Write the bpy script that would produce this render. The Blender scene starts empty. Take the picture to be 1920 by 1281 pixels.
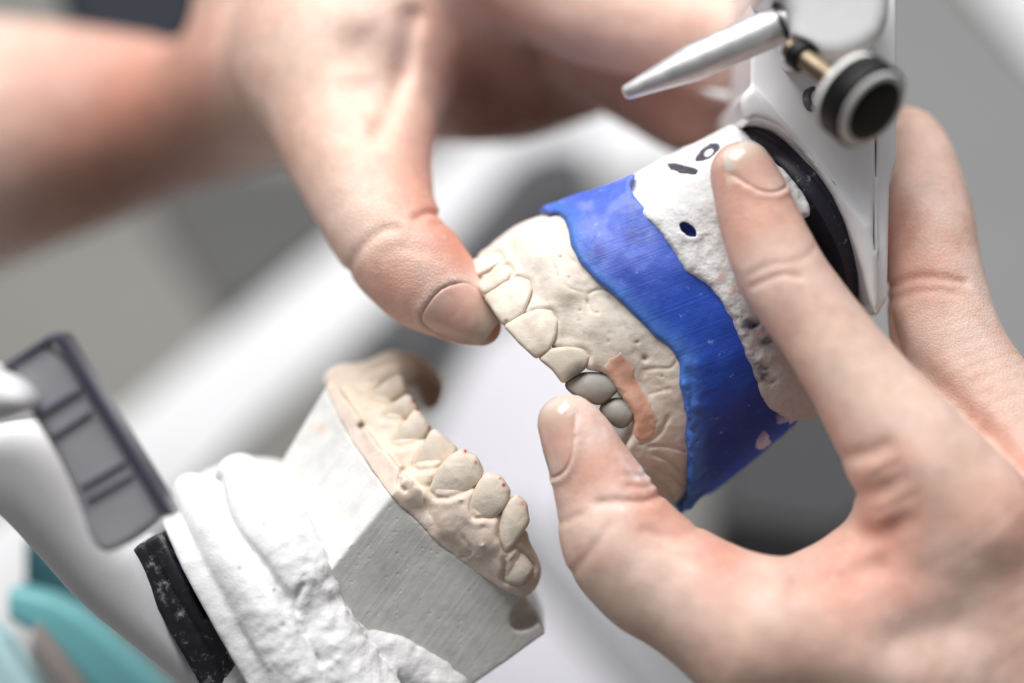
import bpy, bmesh, math, random
import numpy as np
from mathutils import Vector, Matrix
from concurrent.futures import ThreadPoolExecutor
random.seed(3)
F32 = np.float32
# ------------------------------------------------------------------ frame of reference
# All modelling is done in millimetres in a frame whose x runs right, y up and z towards the
# viewer's side, with its origin 0.26 m above the bench; W() turns it into world metres.
D = 470.0                     # working distance of the lens, mm
LENS, FSTOP = 85.0, 3.3
S = 36.0 / LENS * D / 1920.0  # mm per photo pixel at the working distance
PITCH = math.radians(46)
FOCUS = Vector((0, 0, 0.26))
ROT = Matrix.Rotation(math.radians(90) - PITCH, 3, 'X')
def at(px, py, z=0.0):
    k = S * (D - z) / D
    return np.array([(px - 960) * k, (640.5 - py) * k, z])
def W(v):
    return FOCUS + ROT @ (Vector([float(c) for c in v]) * 0.001)
RM = np.array(ROT)
def W_arr(v):
    return (v @ RM.T) * 0.001 + np.array(FOCUS)
def on_bench(px, py, h=0.0):
    """point of the bench top (height h, metres) seen in the direction of that photo pixel"""
    cam = FOCUS + ROT @ Vector((0, 0, D * 0.001))
    d = ROT @ Vector(((px - 960) * S, (640.5 - py) * S, -D))
    t = (h - cam.z) / d.z
    return cam + d * t

# ------------------------------------------------------------------ object helpers
COL = bpy.context.scene.collection
def tag(o, label=None, cat=None, group=None, kind=None):
    if label: o['label'] = label
    if cat: o['category'] = cat
    if group: o['group'] = group
    if kind: o['kind'] = kind
    return o
def thing(name, loc_mm, label, cat, group=None):
    o = bpy.data.objects.new(name, None); COL.objects.link(o)
    o.location = W(loc_mm); o.empty_display_size = 0.01
    return tag(o, label, cat, group)
def origin_of(parent):
    v = Vector((0, 0, 0))
    while parent is not None:
        v += parent.location; parent = parent.parent
    return np.array(v)
def link(name, verts_w, faces, mat, parent=None, tint=None, smooth=True, loc=None):
    """one mesh object; verts in world metres"""
    verts_w = np.asarray(verts_w, dtype=np.float64)
    if parent is not None: org = origin_of(parent)
    else: org = np.asarray(loc) if loc is not None else verts_w.mean(0)
    v = verts_w - org
    me = bpy.data.meshes.new(name)
    if isinstance(faces, np.ndarray):
        nf = len(faces)
        me.vertices.add(len(v)); me.vertices.foreach_set('co', v.astype(F32).ravel())
        me.loops.add(nf * 4); me.loops.foreach_set('vertex_index', faces.astype(np.int32).ravel())
        me.polygons.add(nf)
        me.polygons.foreach_set('loop_start', np.arange(0, nf * 4, 4, dtype=np.int32))
        me.polygons.foreach_set('loop_total', np.full(nf, 4, dtype=np.int32))
        me.update(calc_edges=True)
    else:
        me.from_pydata([tuple(x) for x in v], [], faces); me.update()
    if smooth: me.polygons.foreach_set('use_smooth', np.ones(len(me.polygons), dtype=bool))
    if tint is not None:
        a = me.color_attributes.new('tint', 'FLOAT_COLOR', 'POINT')
        c = np.ones((len(v), 4), dtype=F32); c[:, :3] = tint
        a.data.foreach_set('color', c.ravel())
    me.materials.append(mat)
    o = bpy.data.objects.new(name, me); COL.objects.link(o)
    if parent is not None: o.parent = parent
    else: o.location = org
    return o

# ------------------------------------------------------------------ distance-field sculpting
RT = np.random.RandomState(7).rand(64 * 64 * 64).astype(F32)
def noise(p, scale, seed=0):
    q = p / F32(scale) + F32(37.13 * (seed + 1))
    i = np.floor(q).astype(np.int32); f = (q - i).astype(F32); f = f * f * (3 - 2 * f)
    i &= 63; j = (i + 1) & 63
    def g(a, b, c): return RT[(a * 64 + b) * 64 + c]
    x0, y0, z0 = i[:, 0], i[:, 1], i[:, 2]; x1, y1, z1 = j[:, 0], j[:, 1], j[:, 2]
    fx, fy, fz = f[:, 0], f[:, 1], f[:, 2]
    a = g(x0, y0, z0) * (1 - fx) + g(x1, y0, z0) * fx
    b = g(x0, y1, z0) * (1 - fx) + g(x1, y1, z0) * fx
    c = g(x0, y0, z1) * (1 - fx) + g(x1, y0, z1) * fx
    d = g(x0, y1, z1) * (1 - fx) + g(x1, y1, z1) * fx
    return ((a * (1 - fy) + b * fy) * (1 - fz) + (c * (1 - fy) + d * fy) * fz) * 2 - 1
def fbm(p, scale, seed=0, n=3):
    r = 0; a = 1.0
    for k in range(n):
        r = r + a * noise(p, scale / 2 ** k, seed + k); a *= 0.5
    return r
def smin(a, b, k):
    h = np.maximum(k - np.abs(a - b), 0) / k
    return np.minimum(a, b) - h * h * k * 0.25
def smax(a, b, k): return -smin(-a, -b, k)
def seg(p, a, b, ra, rb):
    a = np.asarray(a, F32); b = np.asarray(b, F32)
    ab = b - a; pa = p - a
    t = np.clip((pa @ ab) / F32(max(float(ab @ ab), 1e-6)), 0, 1)
    q = pa - t[:, None] * ab
    return np.sqrt(np.einsum('ij,ij->i', q, q)) - (ra + (rb - ra) * t)
def spline(pts, n=5):
    pts = np.asarray(pts, float); out = []
    for i in range(len(pts) - 1):
        p0 = pts[max(i - 1, 0)]; p1 = pts[i]; p2 = pts[i + 1]; p3 = pts[min(i + 2, len(pts) - 1)]
        for k in range(n):
            t = k / n
            out.append(0.5 * (2 * p1 + (p2 - p0) * t + (2 * p0 - 5 * p1 + 4 * p2 - p3) * t * t + (3 * p1 - p0 - 3 * p2 + p3) * t ** 3))
    out.append(pts[-1]); return np.array(out)
def chain_pts(rows, n=4):
    """rows of (photo x, photo y, z mm, radius in photo px) -> smooth rows of (x, y, z, r) in mm"""
    r = []
    for px, py, z, rp in rows:
        c = at(px, py, z); r.append((c[0], c[1], c[2], rp * S * (D - z) / D))
    return spline(r, n)
def chain(p, ctr):
    c = (p.min(0) + p.max(0)) / 2; rad = float(np.linalg.norm(p.max(0) - p.min(0))) / 2
    A, Bp, ra, rb = ctr[:-1, :3], ctr[1:, :3], ctr[:-1, 3], ctr[1:, 3]
    ab = Bp - A; t = np.clip(((c - A) * ab).sum(1) / np.maximum((ab * ab).sum(1), 1e-6), 0, 1)
    dist = np.linalg.norm(c - A - t[:, None] * ab, axis=1); mx, mn = np.maximum(ra, rb), np.minimum(ra, rb)
    keep = dist - rad - mx <= (dist + rad - mn).min()          # the others can never be nearest here
    d = None
    for i in np.flatnonzero(keep):
        e = seg(p, A[i], Bp[i], ra[i], rb[i])
        d = e if d is None else np.minimum(d, e)
    return d
def ellipsoid(p, c, r, axes=None):
    q = p - np.asarray(c, F32)
    if axes is not None: q = q @ np.asarray(axes, F32).T
    r = np.asarray(r, F32)
    k0 = np.sqrt(((q / r) ** 2).sum(1)); k1 = np.sqrt(((q / (r * r)) ** 2).sum(1)) + 1e-6
    return k0 * (k0 - 1) / k1
def poly_mm(pp, z=0.0, rounds=1, cut=0.25):
    q = [at(x, y, z)[:2] for x, y in pp]
    for _ in range(rounds):
        o = []
        for i in range(len(q)):
            a, b = q[i], q[(i + 1) % len(q)]
            o.append(a * (1 - cut) + b * cut); o.append(a * cut + b * (1 - cut))
        q = o
    return np.array(q)
def dome(p, poly, k=0.8):
    """0..1 pillow height over the outline, from its principal axes"""
    c = poly.mean(0); w, ax = np.linalg.eigh(np.cov((poly - c).T)); q = (poly - c) @ ax
    r = np.abs(q).max(0)
    e = ((((p[:, :2] - c.astype(F32)) @ ax.astype(F32)) / r.astype(F32)) ** 2).sum(1)
    return np.sqrt(np.clip(1 - k * e, 0.03, 1))
def poly2d(p, poly):
    """signed distance to a closed outline in the x-y plane"""
    x = p[:, 0]; y = p[:, 1]
    d = np.full(len(p), 1e9, F32); s = np.ones(len(p), F32)
    n = len(poly)
    for i in range(n):
        ax, ay = poly[i]; bx, by = poly[i - 1]
        ex, ey = bx - ax, by - ay; wx = x - ax; wy = y - ay
        t = np.clip((wx * ex + wy * ey) / max(ex * ex + ey * ey, 1e-9), 0, 1)
        dx = wx - ex * t; dy = wy - ey * t
        d = np.minimum(d, dx * dx + dy * dy)
        c1 = y >= ay; c2 = y < by; c3 = ex * wy > ey * wx
        flip = (c1 & c2 & c3) | (~c1 & ~c2 & ~c3)
        s = np.where(flip, -s, s)
    return s * np.sqrt(d)
def line2d(p, pl):
    d = None
    for i in range(len(pl) - 1):
        a = pl[i]; e = pl[i + 1] - a
        wx = p[:, 0] - a[0]; wy = p[:, 1] - a[1]
        t = np.clip((wx * e[0] + wy * e[1]) / max(e @ e, 1e-9), 0, 1)
        q = (wx - e[0] * t) ** 2 + (wy - e[1] * t) ** 2
        d = q if d is None else np.minimum(d, q)
    return np.sqrt(d)
def groove(p, pts, width, depth, z=0.0, zmin=-1e9):
    pl = spline([at(x, y, z)[:2] for x, y in pts], 4) if len(pts) > 2 else np.array([at(x, y, z)[:2] for x, y in pts])
    d = line2d(p, pl)
    return depth * np.exp(-(d / width) ** 2) * (p[:, 2] > zmin)

POOL = ThreadPoolExecutor(4)
def evaluate(f, pts):
    ch = [pts[i:i + 40000] for i in range(0, len(pts), 40000)]
    if not ch: return np.zeros(0, F32)
    return np.concatenate([r.astype(F32) for r in POOL.map(f, ch)])
def surface(f, lo, hi, h):
    """naive surface nets of the zero level of f inside the box lo..hi (mm), cell size h"""
    B = 4
    lo = np.asarray(lo, float); hi = np.asarray(hi, float)
    n = np.ceil((hi - lo) / (h * B)).astype(int) + 1
    gx, gy, gz = [(np.arange(k) * B + (B - 1) / 2) * h + l for k, l in zip(n, lo)]
    c = np.stack(np.meshgrid(gx, gy, gz, indexing='ij'), -1).reshape(-1, 3).astype(F32)
    dc = evaluate(f, c).reshape(n)
    V = np.repeat(np.repeat(np.repeat(dc, B, 0), B, 1), B, 2)
    near = np.argwhere(np.abs(dc) < h * B * 1.5 + 0.6)
    nb = near // 6; near = near[np.lexsort((nb[:, 2], nb[:, 1], nb[:, 0]))]
    off = np.stack(np.meshgrid(*[np.arange(B)] * 3, indexing='ij'), -1).reshape(-1, 3)
    idx = (near[:, None, :] * B + off[None]).reshape(-1, 3)
    pts = (idx * h + lo).astype(F32)
    V[idx[:, 0], idx[:, 1], idx[:, 2]] = evaluate(f, pts)
    for ax in range(3):                                   # close the surface at the box sides
        sl = [slice(None)] * 3
        for e in (0, -1):
            sl[ax] = e; V[tuple(sl)] = np.maximum(V[tuple(sl)], 0.05)
    I = V < 0
    cnt = np.zeros(tuple(np.array(V.shape) - 1), np.int8)
    for a in (0, 1):
        for b in (0, 1):
            for e in (0, 1):
                cnt += I[a:I.shape[0] - 1 + a, b:I.shape[1] - 1 + b, e:I.shape[2] - 1 + e]
    act = np.argwhere((cnt > 0) & (cnt < 8))
    vid = np.full(cnt.shape, -1, np.int32); vid[act[:, 0], act[:, 1], act[:, 2]] = np.arange(len(act))
    acc = np.zeros((len(act), 3)); num = np.zeros(len(act))
    corners = [(a, b, e) for a in (0, 1) for b in (0, 1) for e in (0, 1)]
    for ca in corners:
        for ax in range(3):
            if ca[ax]: continue
            cb = list(ca); cb[ax] = 1
            va = V[act[:, 0] + ca[0], act[:, 1] + ca[1], act[:, 2] + ca[2]]
            vb = V[act[:, 0] + cb[0], act[:, 1] + cb[1], act[:, 2] + cb[2]]
            m = (va < 0) != (vb < 0)
            t = va / np.where(m, va - vb, 1)
            pos = np.tile(np.array(ca, float), (len(act), 1)); pos[:, ax] += t
            acc[m] += pos[m]; num[m] += 1
    verts = (act + acc / num[:, None]) * h + lo
    quads = []
    for ax in range(3):
        a0 = I[tuple(slice(0, -1) if k == ax else slice(1, -1) for k in range(3))]
        a1 = I[tuple(slice(1, None) if k == ax else slice(1, -1) for k in range(3))]
        e = np.argwhere(a0 != a1); inside = a0[e[:, 0], e[:, 1], e[:, 2]]
        e = e + np.array([0 if k == ax else 1 for k in range(3)])
        b, c_ = (ax + 1) % 3, (ax + 2) % 3
        def cell(db, dc_):
            q = e.copy(); q[:, b] += db; q[:, c_] += dc_
            return vid[q[:, 0], q[:, 1], q[:, 2]]
        q = np.stack([cell(-1, -1), cell(0, -1), cell(0, 0), cell(-1, 0)], 1)
        q[~inside] = q[~inside][:, ::-1]
        quads.append(q)
    q = np.concatenate(quads); q = q[(q >= 0).all(1)]
    return verts, q
def relax(v, q, n, k=0.5):
    e = np.concatenate([q[:, [0, 1]], q[:, [1, 2]], q[:, [2, 3]], q[:, [3, 0]]]); e = np.concatenate([e, e[:, ::-1]])
    cnt = np.maximum(np.bincount(e[:, 0], minlength=len(v)), 1)[:, None]
    for it in range(n * 2):
        m = np.stack([np.bincount(e[:, 0], weights=v[e[:, 1], a], minlength=len(v)) for a in range(3)], 1) / cnt
        v = v + (k if it % 2 == 0 else -k * 1.03) * (m - v)     # shrink-free smoothing
    return v
def sculpt(name, f, lo, hi, h, mat, parent=None, color=None, loc=None, smooth=1):
    v, q = surface(f, lo, hi, h)
    if smooth: v = relax(v, q, smooth)
    c = None
    if color is not None: c = color(v.astype(F32)) if callable(color) else np.tile(np.array(color), (len(v), 1))
    return link(name, W_arr(v), q, mat, parent, c, loc=loc)
def box_px(pp, z0, z1, pad=3.0):
    q = np.array([at(x, y, 0)[:2] for x, y in pp])
    return (np.append(q.min(0) - pad, z0 - 1), np.append(q.max(0) + pad, z1 + 1))
def srgb(*c):
    c = np.array(c, float) / 255
    return np.where(c <= 0.04045, c / 12.92, ((c + 0.055) / 1.055) ** 2.4)
def mixc(c, d, w): return c * (1 - w[:, None]) + np.asarray(d) * w[:, None]
def spot(p, x, y, r, z=0):
    c = at(x, y, z); return np.exp(-((p[:, 0] - c[0]) ** 2 + (p[:, 1] - c[1]) ** 2) / (r * r))
def solid(poly, z0, z1, k):
    zc, t = (z0 + z1) / 2, (z1 - z0) / 2
    return lambda p: smax(poly2d(p, poly), np.abs(p[:, 2] - zc) - t, k)
def lathe(name, p0, p1, prof, mat, parent, seg_n=64):
    """prof: list of (distance from p0 in mm, radius in mm) along the axis p0->p1"""
    a = np.asarray(p1, float) - p0; a /= np.linalg.norm(a)
    u = np.cross(a, [0.3, 0.9, 0.2]); u /= np.linalg.norm(u); w = np.cross(a, u)
    vs, fs = [], []
    for t, r in prof:
        for k in range(seg_n):
            g = 2 * math.pi * k / seg_n
            vs.append(p0 + a * t + (u * math.cos(g) + w * math.sin(g)) * max(r, 1e-4))
    for i in range(len(prof) - 1):
        for k in range(seg_n):
            k2 = (k + 1) % seg_n
            fs.append((i * seg_n + k, i * seg_n + k2, (i + 1) * seg_n + k2, (i + 1) * seg_n + k))
    fs.append(tuple(range(seg_n))[::-1]); fs.append(tuple((len(prof) - 1) * seg_n + k for k in range(seg_n)))
    o = link(name, W_arr(np.array(vs)), fs, mat, parent)
    o.data.set_sharp_from_angle(angle=math.radians(38))
    return o

# ------------------------------------------------------------------ materials
def material(name, rough=0.6, spec=0.4, metal=0.0, color=None, sss=0.0, sss_scale=0.002, mottle=0.0, mottle_scale=300,
             bumps=(), transmission=0.0, sss_rad=(1, 0.35, 0.2), extra=None, rough_var=0.0, coat=0.0):
    m = bpy.data.materials.new(name); m.use_nodes = True
    nt = m.node_tree; N = nt.nodes; L = nt.links
    b = N['Principled BSDF']
    b.inputs['Roughness'].default_value = rough
    b.inputs['Specular IOR Level'].default_value = spec
    b.inputs['Metallic'].default_value = metal
    b.inputs['Coat Weight'].default_value = coat
    tc = N.new('ShaderNodeTexCoord'); co = tc.outputs['Object']
    if color is None:
        at_ = N.new('ShaderNodeAttribute'); at_.attribute_name = 'tint'; c_out = at_.outputs['Color']
    else:
        rgb = N.new('ShaderNodeRGB'); rgb.outputs[0].default_value = (*color, 1); c_out = rgb.outputs[0]
    if mottle:
        nz = N.new('ShaderNodeTexNoise'); nz.inputs['Scale'].default_value = mottle_scale; nz.inputs['Detail'].default_value = 6
        nz.inputs['Roughness'].default_value = 0.6; L.new(co, nz.inputs['Vector'])
        mr = N.new('ShaderNodeMapRange'); mr.inputs[1].default_value = 0.3; mr.inputs[2].default_value = 0.7
        mr.inputs[3].default_value = 1 - mottle; mr.inputs[4].default_value = 1 + mottle * 0.6
        L.new(nz.outputs['Fac'], mr.inputs[0])
        mx = N.new('ShaderNodeVectorMath'); mx.operation = 'SCALE'
        L.new(c_out, mx.inputs[0]); L.new(mr.outputs[0], mx.inputs['Scale']); c_out = mx.outputs[0]
    if extra: c_out = extra(N, L, co, c_out)
    L.new(c_out, b.inputs['Base Color'])
    if rough_var:
        nz = N.new('ShaderNodeTexNoise'); nz.inputs['Scale'].default_value = 500; nz.inputs['Detail'].default_value = 4; L.new(co, nz.inputs['Vector'])
        mr = N.new('ShaderNodeMapRange'); mr.inputs[1].default_value = 0.3; mr.inputs[2].default_value = 0.7
        mr.inputs[3].default_value = rough - rough_var; mr.inputs[4].default_value = rough + rough_var
        L.new(nz.outputs['Fac'], mr.inputs[0]); L.new(mr.outputs[0], b.inputs['Roughness'])
    if sss:
        b.inputs['Subsurface Weight'].default_value = sss
        b.inputs['Subsurface Scale'].default_value = sss_scale
        b.inputs['Subsurface Radius'].default_value = sss_rad
    if transmission:
        b.inputs['Transmission Weight'].default_value = transmission
    prev = None
    for kind, scale, dist in bumps:
        bp = N.new('ShaderNodeBump'); bp.inputs['Strength'].default_value = 1.0; bp.inputs['Distance'].default_value = dist
        if kind == 'noise':
            t = N.new('ShaderNodeTexNoise'); t.inputs['Scale'].default_value = scale; t.inputs['Detail'].default_value = 5
            L.new(co, t.inputs['Vector']); h = t.outputs['Fac']
        elif kind == 'cells':
            t = N.new('ShaderNodeTexVoronoi'); t.inputs['Scale'].default_value = scale; L.new(co, t.inputs['Vector']); h = t.outputs['Distance']
        elif kind == 'edges':     # fine crossing skin lines
            t = N.new('ShaderNodeTexVoronoi'); t.feature = 'DISTANCE_TO_EDGE'; t.inputs['Scale'].default_value = scale; L.new(co, t.inputs['Vector'])
            r = N.new('ShaderNodeMapRange'); r.inputs[1].default_value = 0.0; r.inputs[2].default_value = 0.16; L.new(t.outputs['Distance'], r.inputs[0]); h = r.outputs[0]
        elif kind == 'pits':
            t = N.new('ShaderNodeTexVoronoi'); t.inputs['Scale'].default_value = scale; L.new(co, t.inputs['Vector'])
            r = N.new('ShaderNodeMapRange'); r.inputs[1].default_value = 0.0; r.inputs[2].default_value = 0.22; L.new(t.outputs['Distance'], r.inputs[0]); h = r.outputs[0]
        elif kind[0] == 'wave':   # regular tool marks
            dv = ROT @ Vector(kind[1])
            dt = N.new('ShaderNodeVectorMath'); dt.operation = 'DOT_PRODUCT'; dt.inputs[1].default_value = dv * (2 * math.pi / scale)
            L.new(co, dt.inputs[0])
            sn = N.new('ShaderNodeMath'); sn.operation = 'SINE'; L.new(dt.outputs['Value'], sn.inputs[0])
            n2 = N.new('ShaderNodeTexNoise'); n2.inputs['Scale'].default_value = 130; L.new(co, n2.inputs['Vector'])
            m2 = N.new('ShaderNodeMath'); m2.operation = 'MULTIPLY'; L.new(sn.outputs[0], m2.inputs[0]); L.new(n2.outputs['Fac'], m2.inputs[1]); h = m2.outputs[0]
        else:   # 'lines': kind is ('lines', direction in modelling frame)
            dv = ROT @ Vector(kind[1])
            dt = N.new('ShaderNodeVectorMath'); dt.operation = 'DOT_PRODUCT'; dt.inputs[1].default_value = dv
            L.new(co, dt.inputs[0])
            ns = N.new('ShaderNodeTexNoise'); ns.noise_dimensions = '1D'; ns.inputs['Scale'].default_value = scale; ns.inputs['Detail'].default_value = 4
            L.new(dt.outputs['Value'], ns.inputs['W']); h = ns.outputs['Fac']
        L.new(h, bp.inputs['Height'])
        if prev: L.new(prev, bp.inputs['Normal'])
        prev = bp.outputs['Normal']
    if prev: L.new(prev, b.inputs['Normal'])
    return m

def dusty(color, amount, scale):
    """white plaster dust specks over the colour"""
    def fn(N, L, co, c_out):
        n1 = N.new('ShaderNodeTexNoise'); n1.inputs['Scale'].default_value = scale; n1.inputs['Detail'].default_value = 8; n1.inputs['Roughness'].default_value = 0.75
        L.new(co, n1.inputs['Vector'])
        r = N.new('ShaderNodeMapRange'); r.inputs[1].default_value = 0.62 - amount * 0.12; r.inputs[2].default_value = 0.74
        r.inputs[4].default_value = 0.85; L.new(n1.outputs['Fac'], r.inputs[0])
        mx = N.new('ShaderNodeMix'); mx.data_type = 'RGBA'; L.new(r.outputs[0], mx.inputs['Factor'])
        L.new(c_out, mx.inputs['A']); mx.inputs['B'].default_value = (*color, 1)
        return mx.outputs['Result']
    return fn

SKIN = material('skin', rough=0.47, spec=0.42, sss=0.3, sss_scale=0.002, mottle=0.09, mottle_scale=260,
                bumps=(('noise', 600, 0.00005), ('edges', 1150, 0.00005), ('noise', 3200, 0.00005)), rough_var=0.08)
NAIL = material('fingernail', rough=0.22, spec=0.55, coat=0.25, sss=0.3, sss_scale=0.0015, mottle=0.06, mottle_scale=500, bumps=(('noise', 500, 0.00006),))
STONE = material('dental_stone', rough=0.72, spec=0.3, sss=0.12, sss_scale=0.0008, mottle=0.09, mottle_scale=420, sss_rad=(1, .8, .6),
                 bumps=(('noise', 480, 0.00018), ('noise', 2400, 0.00006), ('pits', 330, 0.00004)))
PLASTER = material('white_plaster', rough=0.8, spec=0.25, mottle=0.05, mottle_scale=300, bumps=(('noise', 260, 0.00022), ('noise', 1500, 0.00010), ('pits', 220, 0.00006)))
ROUGH_PLASTER = material('rough_plaster', rough=0.85, spec=0.2, mottle=0.10, mottle_scale=500, bumps=(('noise', 420, 0.0004), ('noise', 1500, 0.00022), ('pits', 260, 0.00008)))
BLUE = material('blue_gypsum', rough=0.5, spec=0.4, mottle=0.18, mottle_scale=210,
                bumps=((('lines', (0.36, -0.93, 0.0)), 2300, 0.00006), ('noise', 500, 0.00014), ('noise', 2200, 0.00005)), extra=dusty((0.55, 0.62, 0.85), 0.05, 420))
CUT = material('trimmed_stone', rough=0.7, spec=0.3, mottle=0.10, mottle_scale=330,
               bumps=((('lines', (0.79, -0.61, 0)), 900, 0.00005), ('pits', 500, 0.00006), ('noise', 1300, 0.00005)))
WHITE_METAL = material('white_enamel', rough=0.32, spec=0.5, color=srgb(236, 236, 238), mottle=0.03, mottle_scale=200, coat=0.2, bumps=(('noise', 600, 0.00003),))
SILVER = material('satin_aluminium', rough=0.5, metal=0.85, color=srgb(232, 232, 234), mottle=0.05, mottle_scale=400, bumps=(('noise', 900, 0.00003),), rough_var=0.08)
BRASS = material('worn_brass', rough=0.5, metal=1.0, color=srgb(128, 116, 98), mottle=0.2, mottle_scale=500)
STEEL = material('dark_steel', rough=0.35, metal=1.0, color=srgb(110, 110, 112))
BLACK = material('black_plastic', rough=0.5, spec=0.25, color=srgb(13, 13, 16), mottle=0.1, mottle_scale=300, bumps=(('noise', 900, 0.00006),))
BLACK_DUSTY = material('dusty_black_plastic', rough=0.5, spec=0.45, color=srgb(36, 36, 44), mottle=0.15, bumps=(('noise', 700, 0.00012),), extra=dusty((0.75, 0.75, 0.75), 0.55, 300))
BLACK_LESS = material('speckled_black_plastic', rough=0.45, spec=0.5, color=srgb(40, 38, 52), mottle=0.15, bumps=(('noise', 700, 0.0001),), extra=dusty((0.75, 0.75, 0.75), 0.2, 420))
RING = material('ring_plastic', rough=0.4, spec=0.45, color=srgb(236, 236, 233), mottle=0.04)
CERAMIC = material('crown_grey', rough=0.5, spec=0.4, sss=0.2, sss_scale=0.001, sss_rad=(1, .9, .8), mottle=0.05, mottle_scale=600, bumps=(('noise', 1500, 0.00004),))
WAX = material('pink_wax', rough=0.4, spec=0.45, sss=0.2, sss_scale=0.001, mottle=0.08, mottle_scale=500, bumps=(('noise', 500, 0.0002),))
INK = material('ink', rough=0.6, color=srgb(74, 70, 82), mottle=0.6, mottle_scale=900)
ACRYL = material('smoky_plastic', rough=0.18, spec=0.5, color=srgb(176, 176, 182), transmission=0.35)
ACRYL_RIB = material('smoky_rib', rough=0.25, spec=0.5, color=srgb(112, 110, 120))
ACRYL_DARK = material('smoky_edge', rough=0.25, spec=0.5, color=srgb(70, 68, 84))
TEAL = material('teal_plastic', rough=0.4, color=srgb(112, 176, 182))
TEAL_DARK = material('deep_teal_plastic', rough=0.4, color=srgb(44, 84, 92))
PALE_BLUE = material('pale_blue_plastic', rough=0.4, color=srgb(190, 224, 230))
UMBER = material('brown_grey_plastic', rough=0.5, color=srgb(150, 140, 136))

# ------------------------------------------------------------------ UPPER MODEL on its mount
EU = np.array([0.56, -0.83, 0], F32); EV = np.array([-0.83, -0.56, 0], F32)
UO = at(1170, 675, 0).astype(F32)
def uv(p):
    q = p - UO
    return q @ EU, q @ EV
def arch(p, grow=0.0, n=2.5):
    u, v = uv(p); a = 34.5 + grow; b = 39.0 + grow
    U = np.abs(u + 1.3) / a; Wd = np.abs(p[:, 2] + 31.0) / b
    return ((U ** n + Wd ** n + 1e-6) ** (1 / n) - 1) * a * 0.98
GUM_PX = [(884, 482), (900, 458), (950, 424), (1000, 402), (1045, 392), (1080, 400), (1100, 460), (1130, 500), (1180, 540), (1235, 598),
          (1290, 644), (1302, 720), (1312, 800), (1310, 880), (1294, 958), (1240, 952), (1180, 900), (1160, 850), (1190, 800), (1178, 765),
          (1150, 724), (1130, 698), (1095, 689), (1062, 668), (1026, 646), (1000, 626), (985, 600), (960, 580), (940, 566), (925, 545), (900, 524)]
gum_poly = poly_mm(GUM_PX, 0, 2)
UP_TEETH = [[(872, 504), (880, 486), (906, 474), (936, 468), (944, 484), (920, 500), (890, 520)],
            [(896, 530), (920, 508), (952, 494), (962, 508), (950, 526), (908, 557)],
            [(907, 555), (940, 534), (970, 519), (992, 526), (996, 545), (980, 588), (947, 612)],
            [(946, 611), (975, 594), (1006, 582), (1034, 582), (1044, 602), (1040, 630), (1028, 657), (1005, 671), (975, 643)],
            [(1011, 672), (1030, 656), (1062, 652), (1094, 655), (1104, 668), (1094, 692), (1072, 705), (1055, 717), (1036, 692)]]
up_polys = [poly_mm(t, 3, 2, 0.09) for t in UP_TEETH]
PITS = [(1193, 642, .35), (1208, 672, .6), (1045, 515, .3), (1051, 481, .3), (1087, 582, .25), (1085, 600, .2), (1140, 640, .3), (950, 500, .25), (1066, 520, .22), (1240, 705, .25)]
def gum_base(p):
    u, v = uv(p)
    prof = arch(p, 0.0 - 0.6 * np.clip(v / 10, -1, 1.2))
    d = smax(poly2d(p, gum_poly), prof, 1.6)
    d = smax(d, -ellipsoid(p, at(1000, 640, -34), (27, 27, 26)), 2)
    return smax(d, -(p[:, 2] + 38), 1.0)
def gum(p):
    d = gum_base(p)
    f = (p[:, 2] > -25)
    d = d - 0.16 * fbm(p, 5.0, 3) - 0.06 * fbm(p, 1.6, 9)
    # root swellings above the necks, hollows between them
    for x, y, a in ((1010, 480, .9), (1050, 540, 1.0), (1110, 610, .9), (1160, 650, .7), (985, 450, .6)):
        d = d - a * spot(p, x, y, 3.6) * f
    for x, y, a in ((1000, 545, .7), (1062, 640, .6), (1075, 585, .5), (1205, 720, .6), (1130, 560, .5)):
        d = d + a * spot(p, x, y, 3.0) * f
    for poly in up_polys:                                  # gum margins
        e = poly2d(p, poly); d = d + 0.22 * np.exp(-(e / 0.3) ** 2) - 0.20 * np.exp(-((e - 1.0) / 0.7) ** 2)
    for pts, w, dp in (([(1030, 436), (1034, 460), (1030, 481), (1037, 499), (1045, 513)], .25, .2),
                       ([(1101, 572), (1103, 553), (1116, 546), (1137, 543), (1150, 552)], .28, .3),
                       ([(1099, 566), (1107, 585), (1119, 588)], .28, .3),
                       ([(1056, 535), (1075, 545), (1100, 552)], .3, .15),
                       ([(1060, 480), (1085, 500), (1095, 515)], .4, .15),
                       ([(1205, 692), (1230, 690), (1255, 688), (1268, 664)], .28, .25),
                       ([(1214, 738), (1235, 732), (1250, 728)], .3, .2),
                       ([(1225, 850), (1250, 862), (1275, 880)], .35, .5), ([(1228, 880), (1255, 888), (1280, 910)], .35, .5),
                       ([(1215, 835), (1245, 835), (1285, 845)], .3, .4), ([(1235, 905), (1255, 920), (1270, 945)], .35, .5),
                       ([(1200, 830), (1230, 815), (1250, 780)], .35, .4), ([(1205, 700), (1160, 600), (1140, 560)], .5, .25)):
        d = d + groove(p, pts, w, dp, 0, -20)
    for x, y, r in PITS: d = d + 1.1 * r * np.exp(-((p[:, :2] - at(x, y, 5)[:2].astype(F32)) ** 2).sum(1) / (r * r)) * f
    return d
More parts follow.
